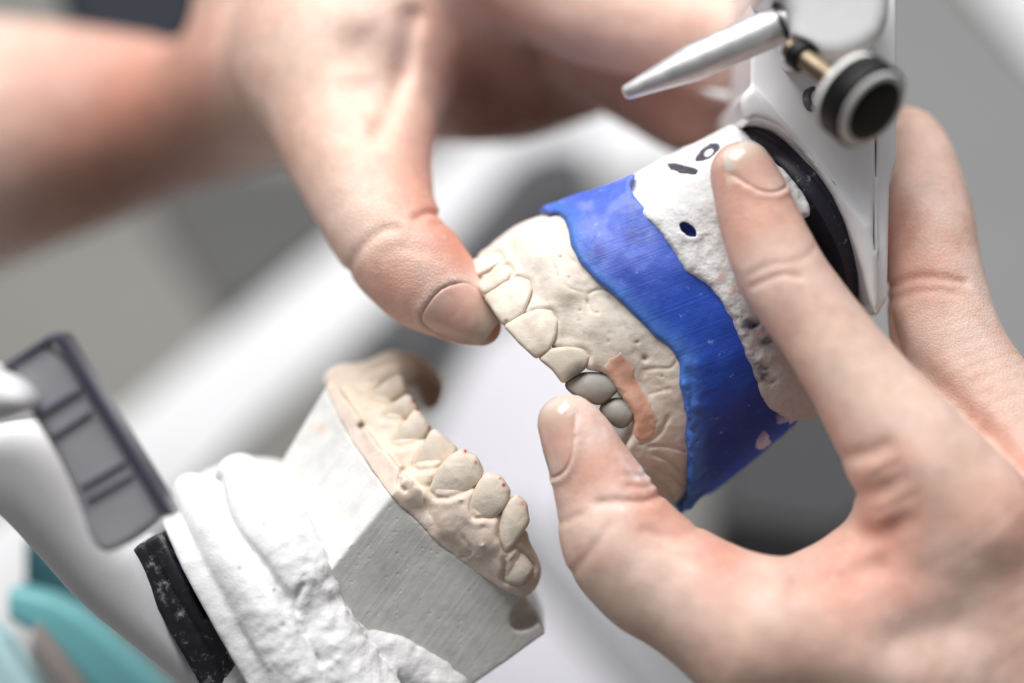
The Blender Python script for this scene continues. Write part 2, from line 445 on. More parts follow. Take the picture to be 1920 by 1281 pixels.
def gum_col(p):
    c = np.tile(srgb(234, 224, 214), (len(p), 1))
    c = mixc(c, srgb(215, 202, 185), np.clip(0.35 + p[:, 0] / 40 - p[:, 1] / 50 + fbm(p, 9, 21) * 0.5, 0, 1) * 0.7)  # stone darker to the lower right: shade painted into the tint
    c = mixc(c, srgb(214, 206, 196), np.clip(spot(p, 1165, 600, 5) + spot(p, 1220, 640, 5), 0, 1) * 0.6)
    for poly in up_polys: c = mixc(c, srgb(190, 170, 148), 0.25 * np.exp(-(poly2d(p, poly) / 0.25) ** 2))
    for x, y, r in PITS: c = mixc(c, srgb(140, 110, 84), 0.6 * np.exp(-((p[:, :2] - at(x, y, 5)[:2].astype(F32)) ** 2).sum(1) / (r * r * 0.7)))
    return c
upper = thing('dental_model', at(1500, 420, -17), 'cream stone teeth cast with bright blue base and white plaster, held by the right hand', 'dental model')
sculpt('gum', gum, *box_px(GUM_PX, -39, 10), 0.3, STONE, upper, gum_col)
for i, poly in enumerate(up_polys):
    lo = np.append(poly.min(0) - 1.5, -16 if i < 2 else -6); hi = np.append(poly.max(0) + 1.5, 12)
    gr = (0.35, 0.5, 0.75, 0.85, 0.75)[i]
    def tooth(p, poly=poly, gr=gr, i=i):
        a = arch(p, gr)
        d2 = poly2d(p, poly)
        u, v = uv(p); c0 = poly.mean(0) - UO[:2]; vc = float(c0 @ EV[:2])
        a = a + 1.25 * (1 - dome(p, poly, 0.75)) + 0.12 * np.clip(vc - v, 0, 5) + 0.015 * np.sin(u * 2.1 + v * 0.3)
        d = smax(smax(d2 - 0.24, a, 0.8), -(a + 5.5), 2)
        return d - 0.05 * fbm(p, 2.2, 30 + i)
    def tcol(p, i=i, poly=poly):
        c = np.tile(srgb(236, 224, 210) if i < 4 else srgb(214, 203, 188), (len(p), 1))
        c = mixc(c, srgb(190, 165, 138), np.clip(fbm(p, 4, 50 + i), 0, 1) * 0.35)
        if i == 2: c = mixc(c, srgb(120, 85, 60), 0.9 * spot(p, 949, 601, 0.4, 6))
        if i == 4: c = mixc(c, srgb(125, 120, 112), np.clip(spot(p, 1085, 692, 1.6) + 0.8 * spot(p, 1068, 706, 1.3), 0, 1))
        c = mixc(c, srgb(204, 186, 164), 0.2 * np.exp(-(poly2d(p, poly) / 0.3) ** 2))
        return c
    sculpt('tooth', tooth, lo, hi, 0.22, STONE, upper, tcol)
# pink wax on the gum under the crowns
WAX_PX = [(1124, 692), (1138, 670), (1162, 658), (1184, 678), (1198, 710), (1212, 742), (1230, 772), (1238, 800), (1220, 832), (1180, 828), (1184, 790), (1176, 762), (1160, 742), (1146, 712)]
wax_poly = poly_mm(WAX_PX, 4, 2)
sculpt('wax_patch', lambda p: smax(gum(p) - 0.16 - 0.06 * noise(p, 2.0, 5), poly2d(p, wax_poly) - 0.5 * noise(p, 1.6, 8) - 0.3 * noise(p, 0.7, 9), 1.0), *box_px(WAX_PX, -8, 9, 2), 0.25, WAX, upper,
       lambda p: mixc(mixc(np.tile(srgb(218, 170, 146), (len(p), 1)), srgb(226, 190, 168), np.clip(fbm(p, 2.5, 4), 0, 1)), srgb(222, 202, 184), np.clip(1.0 + poly2d(p, wax_poly) / 1.0, 0, 1) * 0.8))
# blue base
BLUE_PX = [(1014, 384), (1040, 376), (1100, 356), (1160, 338), (1196, 322), (1180, 344), (1182, 362), (1204, 392), (1228, 416), (1256, 448), (1300, 496), (1375, 520), (1430, 640), (1470, 750), (1506, 786), (1496, 802),
           (1420, 872), (1344, 936), (1330, 930), (1306, 956), (1284, 970), (1284, 962), (1292, 952), (1296, 880), (1288, 800), (1278, 720), (1268, 666), (1213, 620), (1158, 562), (1108, 522), (1074, 478), (1063, 414), (1046, 396), (1028, 398)]
blue_poly = poly_mm(BLUE_PX, 0, 1)
EDGE1 = spline([at(x, y, 0)[:2] for x, y in ((1046, 394), (1065, 412), (1076, 476), (1110, 520), (1160, 560), (1215, 618), (1270, 664), (1280, 720), (1290, 800), (1298, 880), (1294, 958))], 3)
def blue(p):
    prof = arch(p, 1.5)
    e = line2d(p, EDGE1)
    d = smax(poly2d(p, blue_poly) - 0.22 * noise(p, 2.2, 66) - 0.1, prof, 1.1)
    d = d - 0.12 * fbm(p, 4.5, 60)
    lump = np.clip(1 - e / 5.0, 0, 1) * np.clip((-(p[:, 1]) - 0.0) / 8.0, 0, 1)
    d = d - lump * (0.9 * np.abs(fbm(p, 4.0, 61)) + 0.1)
    return smax(d, -(p[:, 2] + 36), 1.0)
def blue_col(p):
    c = np.tile(srgb(40, 80, 188), (len(p), 1))
    u, v = uv(p)
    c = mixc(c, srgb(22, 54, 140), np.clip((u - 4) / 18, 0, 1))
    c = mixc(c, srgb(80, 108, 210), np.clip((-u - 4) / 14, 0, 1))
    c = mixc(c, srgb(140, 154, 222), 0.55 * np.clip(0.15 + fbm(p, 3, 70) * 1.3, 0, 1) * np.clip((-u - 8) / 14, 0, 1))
    c = mixc(c, srgb(74, 120, 200), np.exp(-(line2d(p, EDGE1) / 2.6) ** 2) * 0.9)
    for x, y, r in ((1120, 475, 2.2), (1160, 505, 2.6), (1195, 535, 2.6), (1180, 445, 2.0)): c = mixc(c, srgb(38, 56, 160), 0.6 * spot(p, x, y, r))
    e = line2d(p, np.array([at(1500, 790)[:2], at(1345, 928)[:2]]))
    c = mixc(c, srgb(40, 72, 200), np.exp(-(e / 2.2) ** 2))  # brighter blue painting in the lit lower facet
    n = fbm(p, 3.0, 77)
    c = mixc(c, srgb(226, 214, 222), (spot(p, 1480, 776, 2.6) + spot(p, 1438, 830, 2.0) > 0.45 - 0.35 * n).astype(F32) * np.exp(-(e / 3) ** 2) * 0.95)
    return c
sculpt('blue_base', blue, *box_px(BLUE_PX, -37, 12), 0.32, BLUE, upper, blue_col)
# plaster mount
PL_PX = [(1158, 346), (1176, 332), (1200, 318), (1240, 296), (1280, 272), (1330, 250), (1372, 226), (1386, 221), (1402, 240), (1430, 268), (1440, 300), (1468, 330), (1496, 366), (1513, 404), (1484, 420), (1490, 470), (1530, 540), (1580, 620), (1600, 700), (1590, 750), (1548, 788),
         (1500, 792), (1450, 772), (1420, 735), (1400, 700), (1375, 620), (1340, 556), (1300, 522), (1270, 500), (1245, 455), (1215, 420), (1180, 385)]
pl_poly = poly_mm(PL_PX, 0, 1)
nrm = np.array([-0.3, 0.78, 0.55]); nrm /= np.linalg.norm(nrm)
facet0 = at(1262, 388, 7.6)
def plaster(p):
    prof = arch(p, 2.7)
    d = smax(poly2d(p, pl_poly) - 0.12 * noise(p, 2.4, 81), prof, 1.6)
    d = smax(d, (p - facet0.astype(F32)) @ nrm.astype(F32), 1.2)
    amp = np.clip((p[:, 0] * 0.8 - p[:, 1] * 0.6 - 7) / 10, 0.5, 1)
    d = d - amp * (0.30 * fbm(p, 5.5, 80) + 0.17 * fbm(p, 1.5, 84))
    h = ellipsoid(p, at(1292, 434, 8.4), (2.2, 1.15, 1.7), [[.75, -.66, 0], [.66, .75, 0], [0, 0, 1]])
    d = smax(d, -h, 0.5) - 0.3 * np.exp(-((h - 0.7) / 0.5) ** 2) * (p[:, 1] < at(0, 440)[1])
    for x, y, r in ((1392, 525, .5), (1412, 612, .9), (1440, 640, .8), (1436, 690, .7), (1450, 715, .7), (1305, 355, .3), (1227, 390, .4)):
        q = ((p[:, :2] - at(x, y, 7)[:2].astype(F32)) @ np.array([[.6, .8], [-.8, .6]], F32)) / np.array([.6, 1.2], F32)
        d = d + r * np.exp(-(q ** 2).sum(1) / (r * r)) * (p[:, 2] > -20)
    return smax(d, -(p[:, 2] + 36), 1.0)
def plaster_col(p):
    c = np.tile(srgb(230, 230, 230), (len(p), 1))
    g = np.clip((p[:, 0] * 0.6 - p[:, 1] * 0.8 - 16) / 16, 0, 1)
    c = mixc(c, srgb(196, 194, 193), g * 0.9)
    h = ellipsoid(p, at(1292, 434, 8.4), (2.1, 1.0, 1.6), [[.75, -.66, 0], [.66, .75, 0], [0, 0, 1]])
    c = mixc(c, srgb(50, 74, 160), (h < 0.22).astype(F32) * 0.9)
    n = fbm(p, 1.6, 90)
    for x, y, r, k in ((1402, 612, 2.2, .8), (1385, 525, .8, .7), (1432, 640, 1.1, .7), (1432, 705, 1.1, .8), (1390, 585, .8, .5), (1362, 558, .8, .4), (1418, 690, 1.2, .6)):
        c = mixc(c, srgb(66, 68, 92), np.clip(spot(p, x, y, r, 7) * (1 + n) , 0, 1) * k)
    for x, y in ((1372, 545), (1350, 520), (1420, 625)): c = mixc(c, srgb(224, 158, 140), spot(p, x, y, .8, 7) * .6)
    return c
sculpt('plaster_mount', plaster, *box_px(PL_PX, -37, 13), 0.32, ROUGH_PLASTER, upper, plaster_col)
# marks written on the plaster
def ink(polys, holes=()):
    def f(p):
        d = np.min([poly2d(p, q) for q in polys], 0)
        for q in holes: d = np.maximum(d, -poly2d(p, q))
        return smax(plaster(p) - 0.10, d + 0.2 * noise(p, 0.9, 3), 0.15)
    return f
dash = [(1250, 300), (1272, 302), (1310, 316), (1306, 330), (1264, 322)]
zero = [(1304, 300), (1310, 284), (1332, 266), (1352, 262), (1356, 276), (1338, 294), (1316, 303)]
zeroh = [(1322, 288), (1330, 277), (1342, 276), (1338, 286), (1328, 292)]
for k, (pp, hh) in enumerate(((dash, []), (zero, [zeroh]))):
    o = sculpt('ink_mark', ink([poly_mm(pp, 0, 1)], [poly_mm(q, 0, 2) for q in hh]), *box_px(pp, -32, 9, 1), 0.22, INK, upper)
# black mounting plate: a disc whose rim bulges towards the arm
pn = np.array([-0.80, -0.53, 0.29]); pn /= np.linalg.norm(pn)
pc = at(1520, 440, -17)
pc = UO + EU * (-4.0) + EV * (-441 * S) + np.array([0, 0, -17.0])
lathe('mounting_plate', pc - pn * 0.9, pc + pn, [(0, 20.6), (0.3, 21.7), (0.9, 22.1), (3.3, 22.1), (3.5, 21.8), (3.7, 21.85), (5.6, 21.8), (6.3, 21.3), (6.5, 20.2)], BLACK_LESS, upper, 128)

# grey crowns being tried on the model
def crown(label, pp, z, h=0.2):
    poly = poly_mm(pp, z, 2); c = poly.mean(0)
    def f(p):
        d2 = poly2d(p, poly)
        return smax(d2, np.abs(p[:, 2] - z + 1.0) - 3.4 * dome(p, poly, 0.85), 0.7) - 0.03 * fbm(p, 1.5, 2)
    o = sculpt('artificial_tooth', f, np.append(poly.min(0) - 1.5, z - 6), np.append(poly.max(0) + 1.5, z + 4), h, CERAMIC, None,
               lambda p: mixc(np.tile(srgb(166, 163, 156), (len(p), 1)), srgb(108, 104, 97), 0.8 * np.exp(-((poly2d(p, poly) - 0.0) / 0.5) ** 2)))
    return tag(o, label, 'dental crown', 'grey crowns set on the upper model')
crown('larger smooth grey crown beside the stone tooth, just above the thumb tip', [(1057, 724), (1066, 708), (1090, 698), (1120, 698), (1146, 704), (1163, 716), (1161, 732), (1142, 750), (1124, 763), (1096, 752), (1072, 740)], 5.5)
crown('smaller grey crown half hidden behind the thumb, next to pink wax', [(1118, 768), (1138, 750), (1162, 744), (1184, 754), (1192, 770), (1186, 788), (1170, 806), (1148, 800)], 4.6)

# ------------------------------------------------------------------ ARTICULATOR UPPER ARM
arm = thing('articulator', at(1560, 300, -18), 'white enamelled articulator arm with silver pin and black thumb knob, above the black plate', 'articulator')
HOUSE_PX = [(1386, 196), (1392, 176), (1408, 162), (1424, 172), (1470, 226), (1530, 300), (1590, 374), (1646, 440), (1648, 592), (1640, 590), (1628, 556), (1616, 500), (1576, 388), (1520, 300), (1468, 244), (1420, 222), (1398, 232)]
house = poly_mm(HOUSE_PX, 6, 1)
WALL_PX = [(1408, -90), (1648, -90), (1648, 470), (1640, 480), (1560, 360), (1470, 250), (1408, 176)]
wall = poly_mm(WALL_PX, 4, 0)
SIDE_PX = [(1642, -90), (1682, -90), (1682, 305), (1668, 352), (1664, 560), (1644, 594), (1642, 590)]
side = poly_mm(SIDE_PX, 2, 0)
f1, f2, f3 = solid(house, -46, 6.5, 1.8), solid(wall, -42, 3.2, 0.7), solid(side, -40, 2.2, 1.0)
def frame(p):
    d = smin(f1(p), f2(p), 1.2)
    return smin(d, f3(p), 0.5) + groove(p, [(1643, 255), (1641, 420), (1640, 470)], .28, .8, 4, -5)
o = sculpt('frame', frame, *box_px(HOUSE_PX + WALL_PX + SIDE_PX, -47, 9), 0.4, WHITE_METAL, arm)
BOSS_PX = [(1416, -90), (1656, -90), (1654, 40), (1640, 84), (1606, 108), (1560, 122), (1520, 122), (1484, 122), (1474, 96), (1470, 44), (1456, 16), (1418, 0)]
boss_poly = poly_mm(BOSS_PX, 16, 2, 0.18)
ka = np.array([0.57, -0.55, 0.61]); ka /= np.linalg.norm(ka)
k0 = at(1594, 174, 34)
hole_a, hole_b = k0 - ka * 15.5, k0
def boss(p):
    d = smax(poly2d(p, boss_poly), np.abs(p[:, 2] + 4.5) - 31.5, 3.5)
    return smax(d, -seg(p, hole_a, hole_b, 3.0, 3.0), 0.5)
sculpt('pin_socket', boss, *box_px(BOSS_PX, -38, 32), 0.4, WHITE_METAL, arm)
p_tip, p_base = at(1168, 176, 17), at(1462, 46, 20)
ln = np.linalg.norm(p_base - p_tip)
lathe('incisal_pin', p_tip, p_base, [(0, 0.7), (0.25, 1.15), (0.8, 1.45), (ln * .42, 3.35), (ln * .45, 3.5), (ln * .93, 3.62), (ln * .945, 3.5), (ln * .96, 3.62), (ln + 6, 3.62)], SILVER, arm, 96)
lathe('socket_ring', p_base - (p_base - p_tip) / ln * 0.2, p_base + (p_base - p_tip), [(0, 3.6), (0.1, 3.95), (0.4, 4.0), (1.0, 4.0)], STEEL, arm, 96)
ka = np.array([0.57, -0.55, 0.61]); ka /= np.linalg.norm(ka)
k0 = at(1594, 174, 34)
lathe('screw_hole_shade', k0 - ka * 15.2, k0, [(0, 2.0), (0.1, 2.9), (2.4, 2.9), (2.6, 2.6), (2.5, 1.5)], BLACK, arm, 48)  # black ring painting in the dark gap round the shaft
lathe('knob_shaft', k0 - ka * 17, k0, [(0, 2.0), (10, 2.0), (10.2, 1.9), (18, 1.9)], BRASS, arm, 48)
knob = lathe('thumb_knob', k0, k0 + ka, [(0, 3.0), (0.01, 7.4), (0.5, 7.9), (0.9, 8.2), (5.6, 8.2), (5.9, 7.9), (5.9, 7.6)], BLACK, arm, 96)
lathe('back_collar', k0 - ka * 1.2, k0, [(0, 2.5), (0.01, 7.0), (0.5, 7.8), (1.6, 7.9)], RING, knob, 96)
lathe('white_ring', k0 + ka * 5.75, k0 + ka * 9, [(0, 7.6), (0.4, 7.5), (0.8, 7.2), (0.95, 6.7), (0.8, 6.1)], RING, knob, 96)
lathe('knob_cap', k0 + ka * 5.8, k0 + ka * 9, [(0, 6.1), (0.9, 6.05), (1.15, 5.7), (1.3, 4), (1.35, 0.01)], BLACK, knob, 96)
s0 = at(1521, 188, 2.2); sn = np.array([0.62, 0.12, 0.7]); sn /= np.linalg.norm(sn)
ss = lathe('set_screw', s0, s0 + sn, [(0, 2.5), (1.3, 2.5), (1.5, 2.3), (1.4, 1.6), (0.5, 1.5), (0.45, .01)], STEEL, arm, 48)

# ------------------------------------------------------------------ LOWER MODEL
LU = np.array([0.716, -0.697, 0], F32); LV = np.array([0.697, 0.716, 0], F32)
LO_ = at(735, 930, 5).astype(F32)
def luv(p):
    q = p - LO_
    return q @ LU, q @ LV
sec = np.array([(-23.5, -22.0), (0, 0.0), (40.5, -11.0), (40, -48), (20, -60), (-16, -58)]) # cross-section of the trimmed block (u, depth)
sec_px = sec
def block_sec(p, grow=0.0):
    u, v = luv(p)
    # the block narrows a little away from the teeth
    k = np.clip(1.0 + 0.0066 * v, 0.7, 1.2)
    q = np.stack([(u + 0.075 * v) / k, (p[:, 2] - 5.0), v], 1)
    return poly2d(q, sec) - grow
bu = np.array([-240, -225, -170, -116, -60, 0, 138, 226, 308, 345, 385, 430]) * S
b_lo = np.array([50, 44, 26, 12, 4, 0, -5, 10, 32, 26, 10, 0]) * S * 0.9
def v_lo(u): return np.interp(u, bu, b_lo).astype(F32)
def v_hi(u):
    return np.interp(u, np.array([-240, -180, -116, -60, -20, 30, 60, 100, 140, 200, 270, 330, 400]) * S,
                     np.array([62, 54, 44, 42, 44, 44, 26, 10, 8, 14, 34, 44, 60]) * S).astype(F32)
lower = thing('dental_model', at(360, 1150, -20), 'cream stone teeth cast on grey trimmed block and lumpy white plaster, at lower left', 'dental model')
def cutblock(p):
    u, v = luv(p)
    d = smax(block_sec(p), v - v_lo(u), 0.3)
    d = smax(d, -(v + 52), 1.0)
    # notch at the far end of the right face
    nb = ellipsoid(p, at(994, 1142, -6), (3.0, 5.0, 9.0), [[.77, -.64, 0], [.64, .77, 0], [0, 0, 1]])
    d = smax(d, -nb, 0.6)
    return d - 0.07 * fbm(p, 5, 101)
def cut_col(p):
    u, v = luv(p)
    c = np.tile(srgb(224, 224, 222), (len(p), 1))
    c = mixc(c, srgb(220, 219, 216), np.clip((u + 0.075 * v) / 1.2, 0, 1))  # right face toned slightly darker, its shade painted in
    c = mixc(c, srgb(196, 194, 190), np.clip(fbm(p, 7, 103), 0, 1) * 0.6)
    c = mixc(c, srgb(230, 208, 192), 0.9 * spot(p, 597, 806, 1.3, -8) + 0.0)
    st = noise(np.stack([p @ np.array([.79, -.61, 0], F32) * 3.2, np.zeros(len(p), F32), np.zeros(len(p), F32)], 1), 1.0, 5)
    return mixc(c, srgb(235, 235, 232), np.clip(st, 0, 1) * 0.35)
sculpt('trimmed_block', cutblock, at(500, 1420, -55) - [4, 0, 4], at(1060, 700, 5) + [2, 4, 8], 0.4, CUT, lower, cut_col)
# stone of the gums: the ledge flush with the block plus the ridge that carries the teeth
LOW_TEETH = [([(652, 722), (700, 694), (742, 678), (757, 700), (720, 722), (680, 740)], -23, 3.0),
             ([(690, 748), (722, 718), (751, 702), (764, 738), (724, 756)], -17, 3.0),
             ([(716, 784), (740, 756), (766, 739), (785, 772), (756, 786)], -12, 3.0),
             ([(736, 833), (756, 798), (780, 767), (809, 803), (788, 825), (752, 836)], -7.5, 3.2),
             ([(775, 874), (792, 838), (813, 804), (856, 841), (845, 861), (820, 876), (786, 880)], -3.0, 3.0),
             ([(808, 918), (822, 880), (846, 856), (866, 843), (892, 857), (905, 884), (896, 904), (868, 922), (840, 932), (818, 932)], 0.8, 3.4),
             ([(882, 951), (894, 912), (912, 888), (938, 894), (955, 920), (951, 946), (926, 967), (889, 971)], 2.2, 3.4),
             ([(935, 1003), (946, 950), (955, 938), (968, 930), (986, 944), (991, 978), (962, 1020), (948, 1034)], 1.8, 3.4),
             ([(944, 1088), (950, 1040), (966, 1022), (986, 1044), (1000, 1066), (978, 1094)], -1.0, 3.6)]
low_polys = [(poly_mm(t, z, 2, 0.11), z, th) for t, z, th in LOW_TEETH]
ridge = chain_pts([(808, 750, -57, 22), (806, 724, -53, 30), (792, 706, -47, 25), (768, 694, -41, 32), (726, 704, -34, 42), (694, 738, -27.5, 42), (708, 780, -18.5, 43), (742, 830, -12, 46), (786, 880, -7, 54),
                   (842, 930, -2.6, 60), (902, 976, -1.0, 58), (942, 1020, -1.2, 50), (965, 1074, -4, 46)], 3)
skirt = chain_pts([(644, 724, -30, 40), (680, 764, -24, 42), (726, 816, -16, 44), (776, 880, -9, 50), (830, 948, -5.5, 60), (894, 1010, -5.5, 60), (945, 1062, -8, 50)], 3)
PAPILLA = [(768, 846, -6.5, 1.9), (812, 880, -3, 2.1), (884, 930, .2, 2.3), (940, 966, .8, 2.3), (950, 1032, -.5, 2.3), (840, 940, -1, 2.2), (900, 978, -.4, 2.2), (738, 790, -11, 1.8), (712, 760, -16, 1.8)]
def lgum_base(p):
    u, v = luv(p)
    slab = smax(smax(block_sec(p, 0.05), v - v_hi(u), 0.5), -(v - v_lo(u)), 0.25)
    slab = smax(slab, u - 31.5, 1.0)
    d = smin(chain(p, ridge), chain(p, skirt), 5.0)
    for x, y, z, r in PAPILLA: d = smin(d, ellipsoid(p, at(x, y, z), (r, r, 2.6)), 1.6)
    d = smax(d, -(v - v_lo(u) + 0.3), 0.5)
    return smin(d, slab, 0.7)
def lgum(p):
    d = lgum_base(p)
    d = d - 0.17 * fbm(p, 4.5, 111) - 0.06 * fbm(p, 1.5, 112)
    for x, y, a in ((700, 800, .5), (735, 850, .5), (770, 925, .6), (835, 985, .5), (905, 1020, .5), (655, 775, .4)):
        d = d - a * spot(p, x, y, 2.6, -2) * (p[:, 2] > -30)
    for x, y, a in ((765, 880, .4), (800, 950, .35), (870, 985, .35), (925, 1040, .3), (725, 815, .4)):
        d = d + a * spot(p, x, y, 2.2, -2) * (p[:, 2] > -30)
    for poly, z, th in low_polys:
        e = poly2d(p, poly); near = np.exp(-((p[:, 2] - z) / 9.0) ** 2)
        d = d + near * (0.5 * np.exp(-(e / 0.38) ** 2) - 0.2 * np.exp(-((e - 1.2) / 0.6) ** 2))
    for pts, w, dp in (([(870, 1005), (885, 1030), (868, 1042)], .4, .35), ([(935, 960), (940, 1000), (948, 1040)], .4, .6), 
                       ([(780, 905), (800, 910), (815, 906)], .5, .3), ([(756, 880), (750, 905), (762, 915)], .4, .8)):
        d = d + groove(p, pts, w, dp, -2, -25)
    for x, y, r in ((672, 802, .7), (866, 932, .45), (905, 1018, .4), (755, 890, .5)):
        sgn = 1 if x in (672,) else -1
        d = d + sgn * 1.0 * r * np.exp(-((p[:, :2] - at(x, y, -2)[:2].astype(F32)) ** 2).sum(1) / (r * r)) * (p[:, 2] > -30)
    return d
def lgum_col(p):
    u, v = luv(p)
    c = np.tile(srgb(232, 219, 204), (len(p), 1))
    c = mixc(c, srgb(218, 201, 180), np.clip(0.5 + 0.7 * fbm(p, 8, 121), 0, 1) * 0.6)
    c = mixc(c, srgb(232, 214, 200), (block_sec(p) > -0.4).astype(F32) * 0.8)
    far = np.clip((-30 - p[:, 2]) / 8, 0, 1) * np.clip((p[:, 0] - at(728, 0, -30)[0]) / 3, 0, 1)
    c = mixc(c, srgb(150, 112, 84), far * 0.85)  # shade of the far arm painted in as brown
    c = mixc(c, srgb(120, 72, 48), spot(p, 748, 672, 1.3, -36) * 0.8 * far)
    for poly, z, th in low_polys: c = mixc(c, srgb(196, 172, 146), 0.3 * np.exp(-(poly2d(p, poly) / 0.35) ** 2))
    c = mixc(c, srgb(90, 66, 50), 0.8 * spot(p, 672, 802, .55, -2))
    c = mixc(c, srgb(235, 235, 235), (spot(p, 797, 970, .8, -1) > .5) * 0.9)
    return c
lo_l, hi_l = at(590, 1150, -62) - [3, 3, 0], at(1010, 640, 8) + [3, 3, 2]
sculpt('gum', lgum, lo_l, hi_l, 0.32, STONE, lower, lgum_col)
RED = [(783, 768, .5), (776, 752, .45), (808, 802, .6), (872, 846, .5), (893, 866, .55), (945, 908, .55), (980, 941, .6), (765, 738, .4), (938, 896, .3)]
for i, (poly, z, th) in enumerate(low_polys):
    def ltooth(p, poly=poly, z=z, th=th, i=i):
        d2 = poly2d(p, poly)
        u, v = luv(p)
        q = p[:, 2] - z - np.clip(-u * 0.12, -2, 2) * 0
        vn = v - float(((poly.mean(0) - LO_[:2]) @ LV[:2]))
        lim = th * dome(p, poly, 0.42) - 0.12 * np.clip(-vn, 0, 5)
        return smax(d2 - 0.28, np.abs(q) - lim, 0.9) - 0.05 * fbm(p, 2.0, 140 + i)
    def lcol(p, i=i, poly=poly, z=z):
        c = np.tile(srgb(233, 221, 207), (len(p), 1))
        c = mixc(c, srgb(214, 196, 172), np.clip(fbm(p, 4, 150 + i), 0, 1) * 0.4)
        c = mixc(c, srgb(196, 174, 148), 0.3 * np.exp(-(poly2d(p, poly) / 0.35) ** 2))
        nn = noise(p, 0.7, 9)
        for x, y, r in RED: c = mixc(c, srgb(186, 44, 36), np.clip(spot(p, x, y, r * 0.62, z) * (1.1 + nn), 0, 1))
        if i in (3, 4): c = mixc(c, srgb(196, 202, 206), (spot(p, 791, 824, .75, z) > .45) * 0.9)
        return c
    sculpt('tooth', ltooth, np.append(poly.min(0) - 1.5, z - th - 2), np.append(poly.max(0) + 1.5, z + th + 2), 0.22, STONE, lower, lcol)
# lumpy white plaster
fa = chain_pts([(316, 978, -12, 36), (362, 1060, -4, 62), (428, 1165, 1, 76), (494, 1280, 3, 88), (550, 1390, 3, 95)])
fb = chain_pts([(362, 922, -13, 36), (412, 1006, -3, 54), (480, 1120, 4, 64), (545, 1235, 6, 72), (600, 1370, 5, 84)])
fc = chain_pts([(452, 902, -15, 52), (494, 980, -5, 76), (548, 1068, 2, 76), (590, 1145, 3, 60), (630, 1235, 4, 68), (690, 1350, 3, 90)])
fd = chain_pts([(640, 1140, -2.5, 34), (690, 1190, -3, 40), (752, 1232, -4.5, 48), (812, 1282, -6.5, 54), (860, 1340, -9, 60)])
fe = chain_pts([(600, 1080, -4, 32), (615, 1130, -2, 30), (625, 1170, 0, 30)])
def lplaster(p):
    d = smin(chain(p, fa), chain(p, fb), 0.7)
    d = smin(d, chain(p, fc), 0.7)
    d = smin(d, chain(p, fd), 1.6); d = smin(d, chain(p, fe), 1.6)
    d = smin(d, ellipsoid(p, at(480, 1130, -30), (24, 30, 26)), 3)
    a = np.clip((p @ np.array([0.75, -0.4, 0], F32) + 28) / 16, 0, 1)
    d = d - 0.30 * fbm(p, 7, 160) - (0.05 + 0.28 * a) * fbm(p, 2.6, 163)
    d = d + groove(p, [(398, 905), (432, 980), (500, 1050), (548, 1112)], .9, 1.4, 0, -25)
    d = d + 0
    d = d + groove(p, [(575, 1090), (560, 1130), (585, 1190), (610, 1230)], .6, .8, 0, -25)
    # cut off by the black plate
    cut = (p - at(300, 1000, 0).astype(F32)) @ np.array([-0.845, -0.535, 0], F32)
    return smax(d, cut + 0.4, 0.8)
sculpt('plaster_mount', lplaster, at(285, 1420, -48), at(960, 830, 0) + [0, 2, 17], 0.4, PLASTER, lower,
       lambda p: mixc(np.tile(srgb(230, 230, 231), (len(p), 1)), srgb(150, 150, 150), np.clip(sum(spot(p, x, y, .35, 3) for x, y in ((498, 980), (566, 1238), (565, 1175), (520, 1100), (540, 1160), (455, 1060))), 0, 1) * .7))
LP_PX = [(240, 1042), (262, 1020), (296, 1000), (306, 1012), (346, 1078), (386, 1158), (404, 1160), (418, 1172), (450, 1220), (474, 1268), (520, 1360), (420, 1360), (348, 1230)]
lp = poly_mm(LP_PX, 0, 0)
lpf = solid(lp, -40, 2.4, 0.8)
sculpt('mounting_plate', lambda p: lpf(p) + groove(p, [(270, 1015), (330, 1110), (384, 1200), (440, 1300)], .3, .5, 0, -20) - 0.1 * fbm(p, 2.5, 180) + groove(p, [(430, 1220), (456, 1270)], 2.0, .4, 0, -20),
       *box_px(LP_PX, -41, 4), 0.4, BLACK_DUSTY, lower)

# ------------------------------------------------------------------ ARTICULATOR BASE (left foreground)
base = thing('articulator', at(120, 1150, 0), 'white enamelled articulator base with smoky plastic guide table, cropped by the left edge', 'articulator')
FR_PX = [(-120, 800), (0, 792), (50, 788), (92, 808), (124, 850), (150, 920), (180, 990), (226, 1030), (250, 1050), (300, 1130), (400, 1300), (440, 1380), (360, 1360), (287, 1284), (223, 1224), (133, 1139), (69, 1054), (0, 967), (-120, 850)]
frp = poly_mm(FR_PX, 14, 2)
def bframe(p):
    t = (p[:, 0] - at(0, 0)[0]) * 0.045
    zf = 20 - np.clip(t * 12, 0, 20)
    d = smax(poly2d(p, frp), np.abs(p[:, 2] - zf + 18) - 18, 7.0)
    return d
sculpt('frame', bframe, *box_px(FR_PX, -40, 26), 0.6, WHITE_METAL, base)
GAP_PX = [(243, 1050), (262, 1052), (300, 1110), (352, 1200), (400, 1290), (380, 1290), (330, 1195), (280, 1115)]
sculpt('gap_shade', solid(poly_mm(GAP_PX, 0, 0), -35, 1.2, 0.6), *box_px(GAP_PX, -36, 3), 0.4, BLACK, base)  # black filler standing in for the dark gap beside the plate
PI_PX = [(-120, 640), (-10, 690), (36, 712), (62, 742), (60, 768), (30, 782), (-20, 796), (-120, 830)]
sculpt('guide_pillar', solid(poly_mm(PI_PX, 44, 2), 24, 50, 6.0), *box_px(PI_PX, 20, 54, 14), 0.6, WHITE_METAL, base)
TB_PX = [(8, 690), (106, 630), (318, 962), (270, 1000), (222, 1032), (190, 1038), (166, 1010), (150, 956), (120, 880), (80, 812), (40, 745)]
tb = poly_mm(TB_PX, 38, 1)
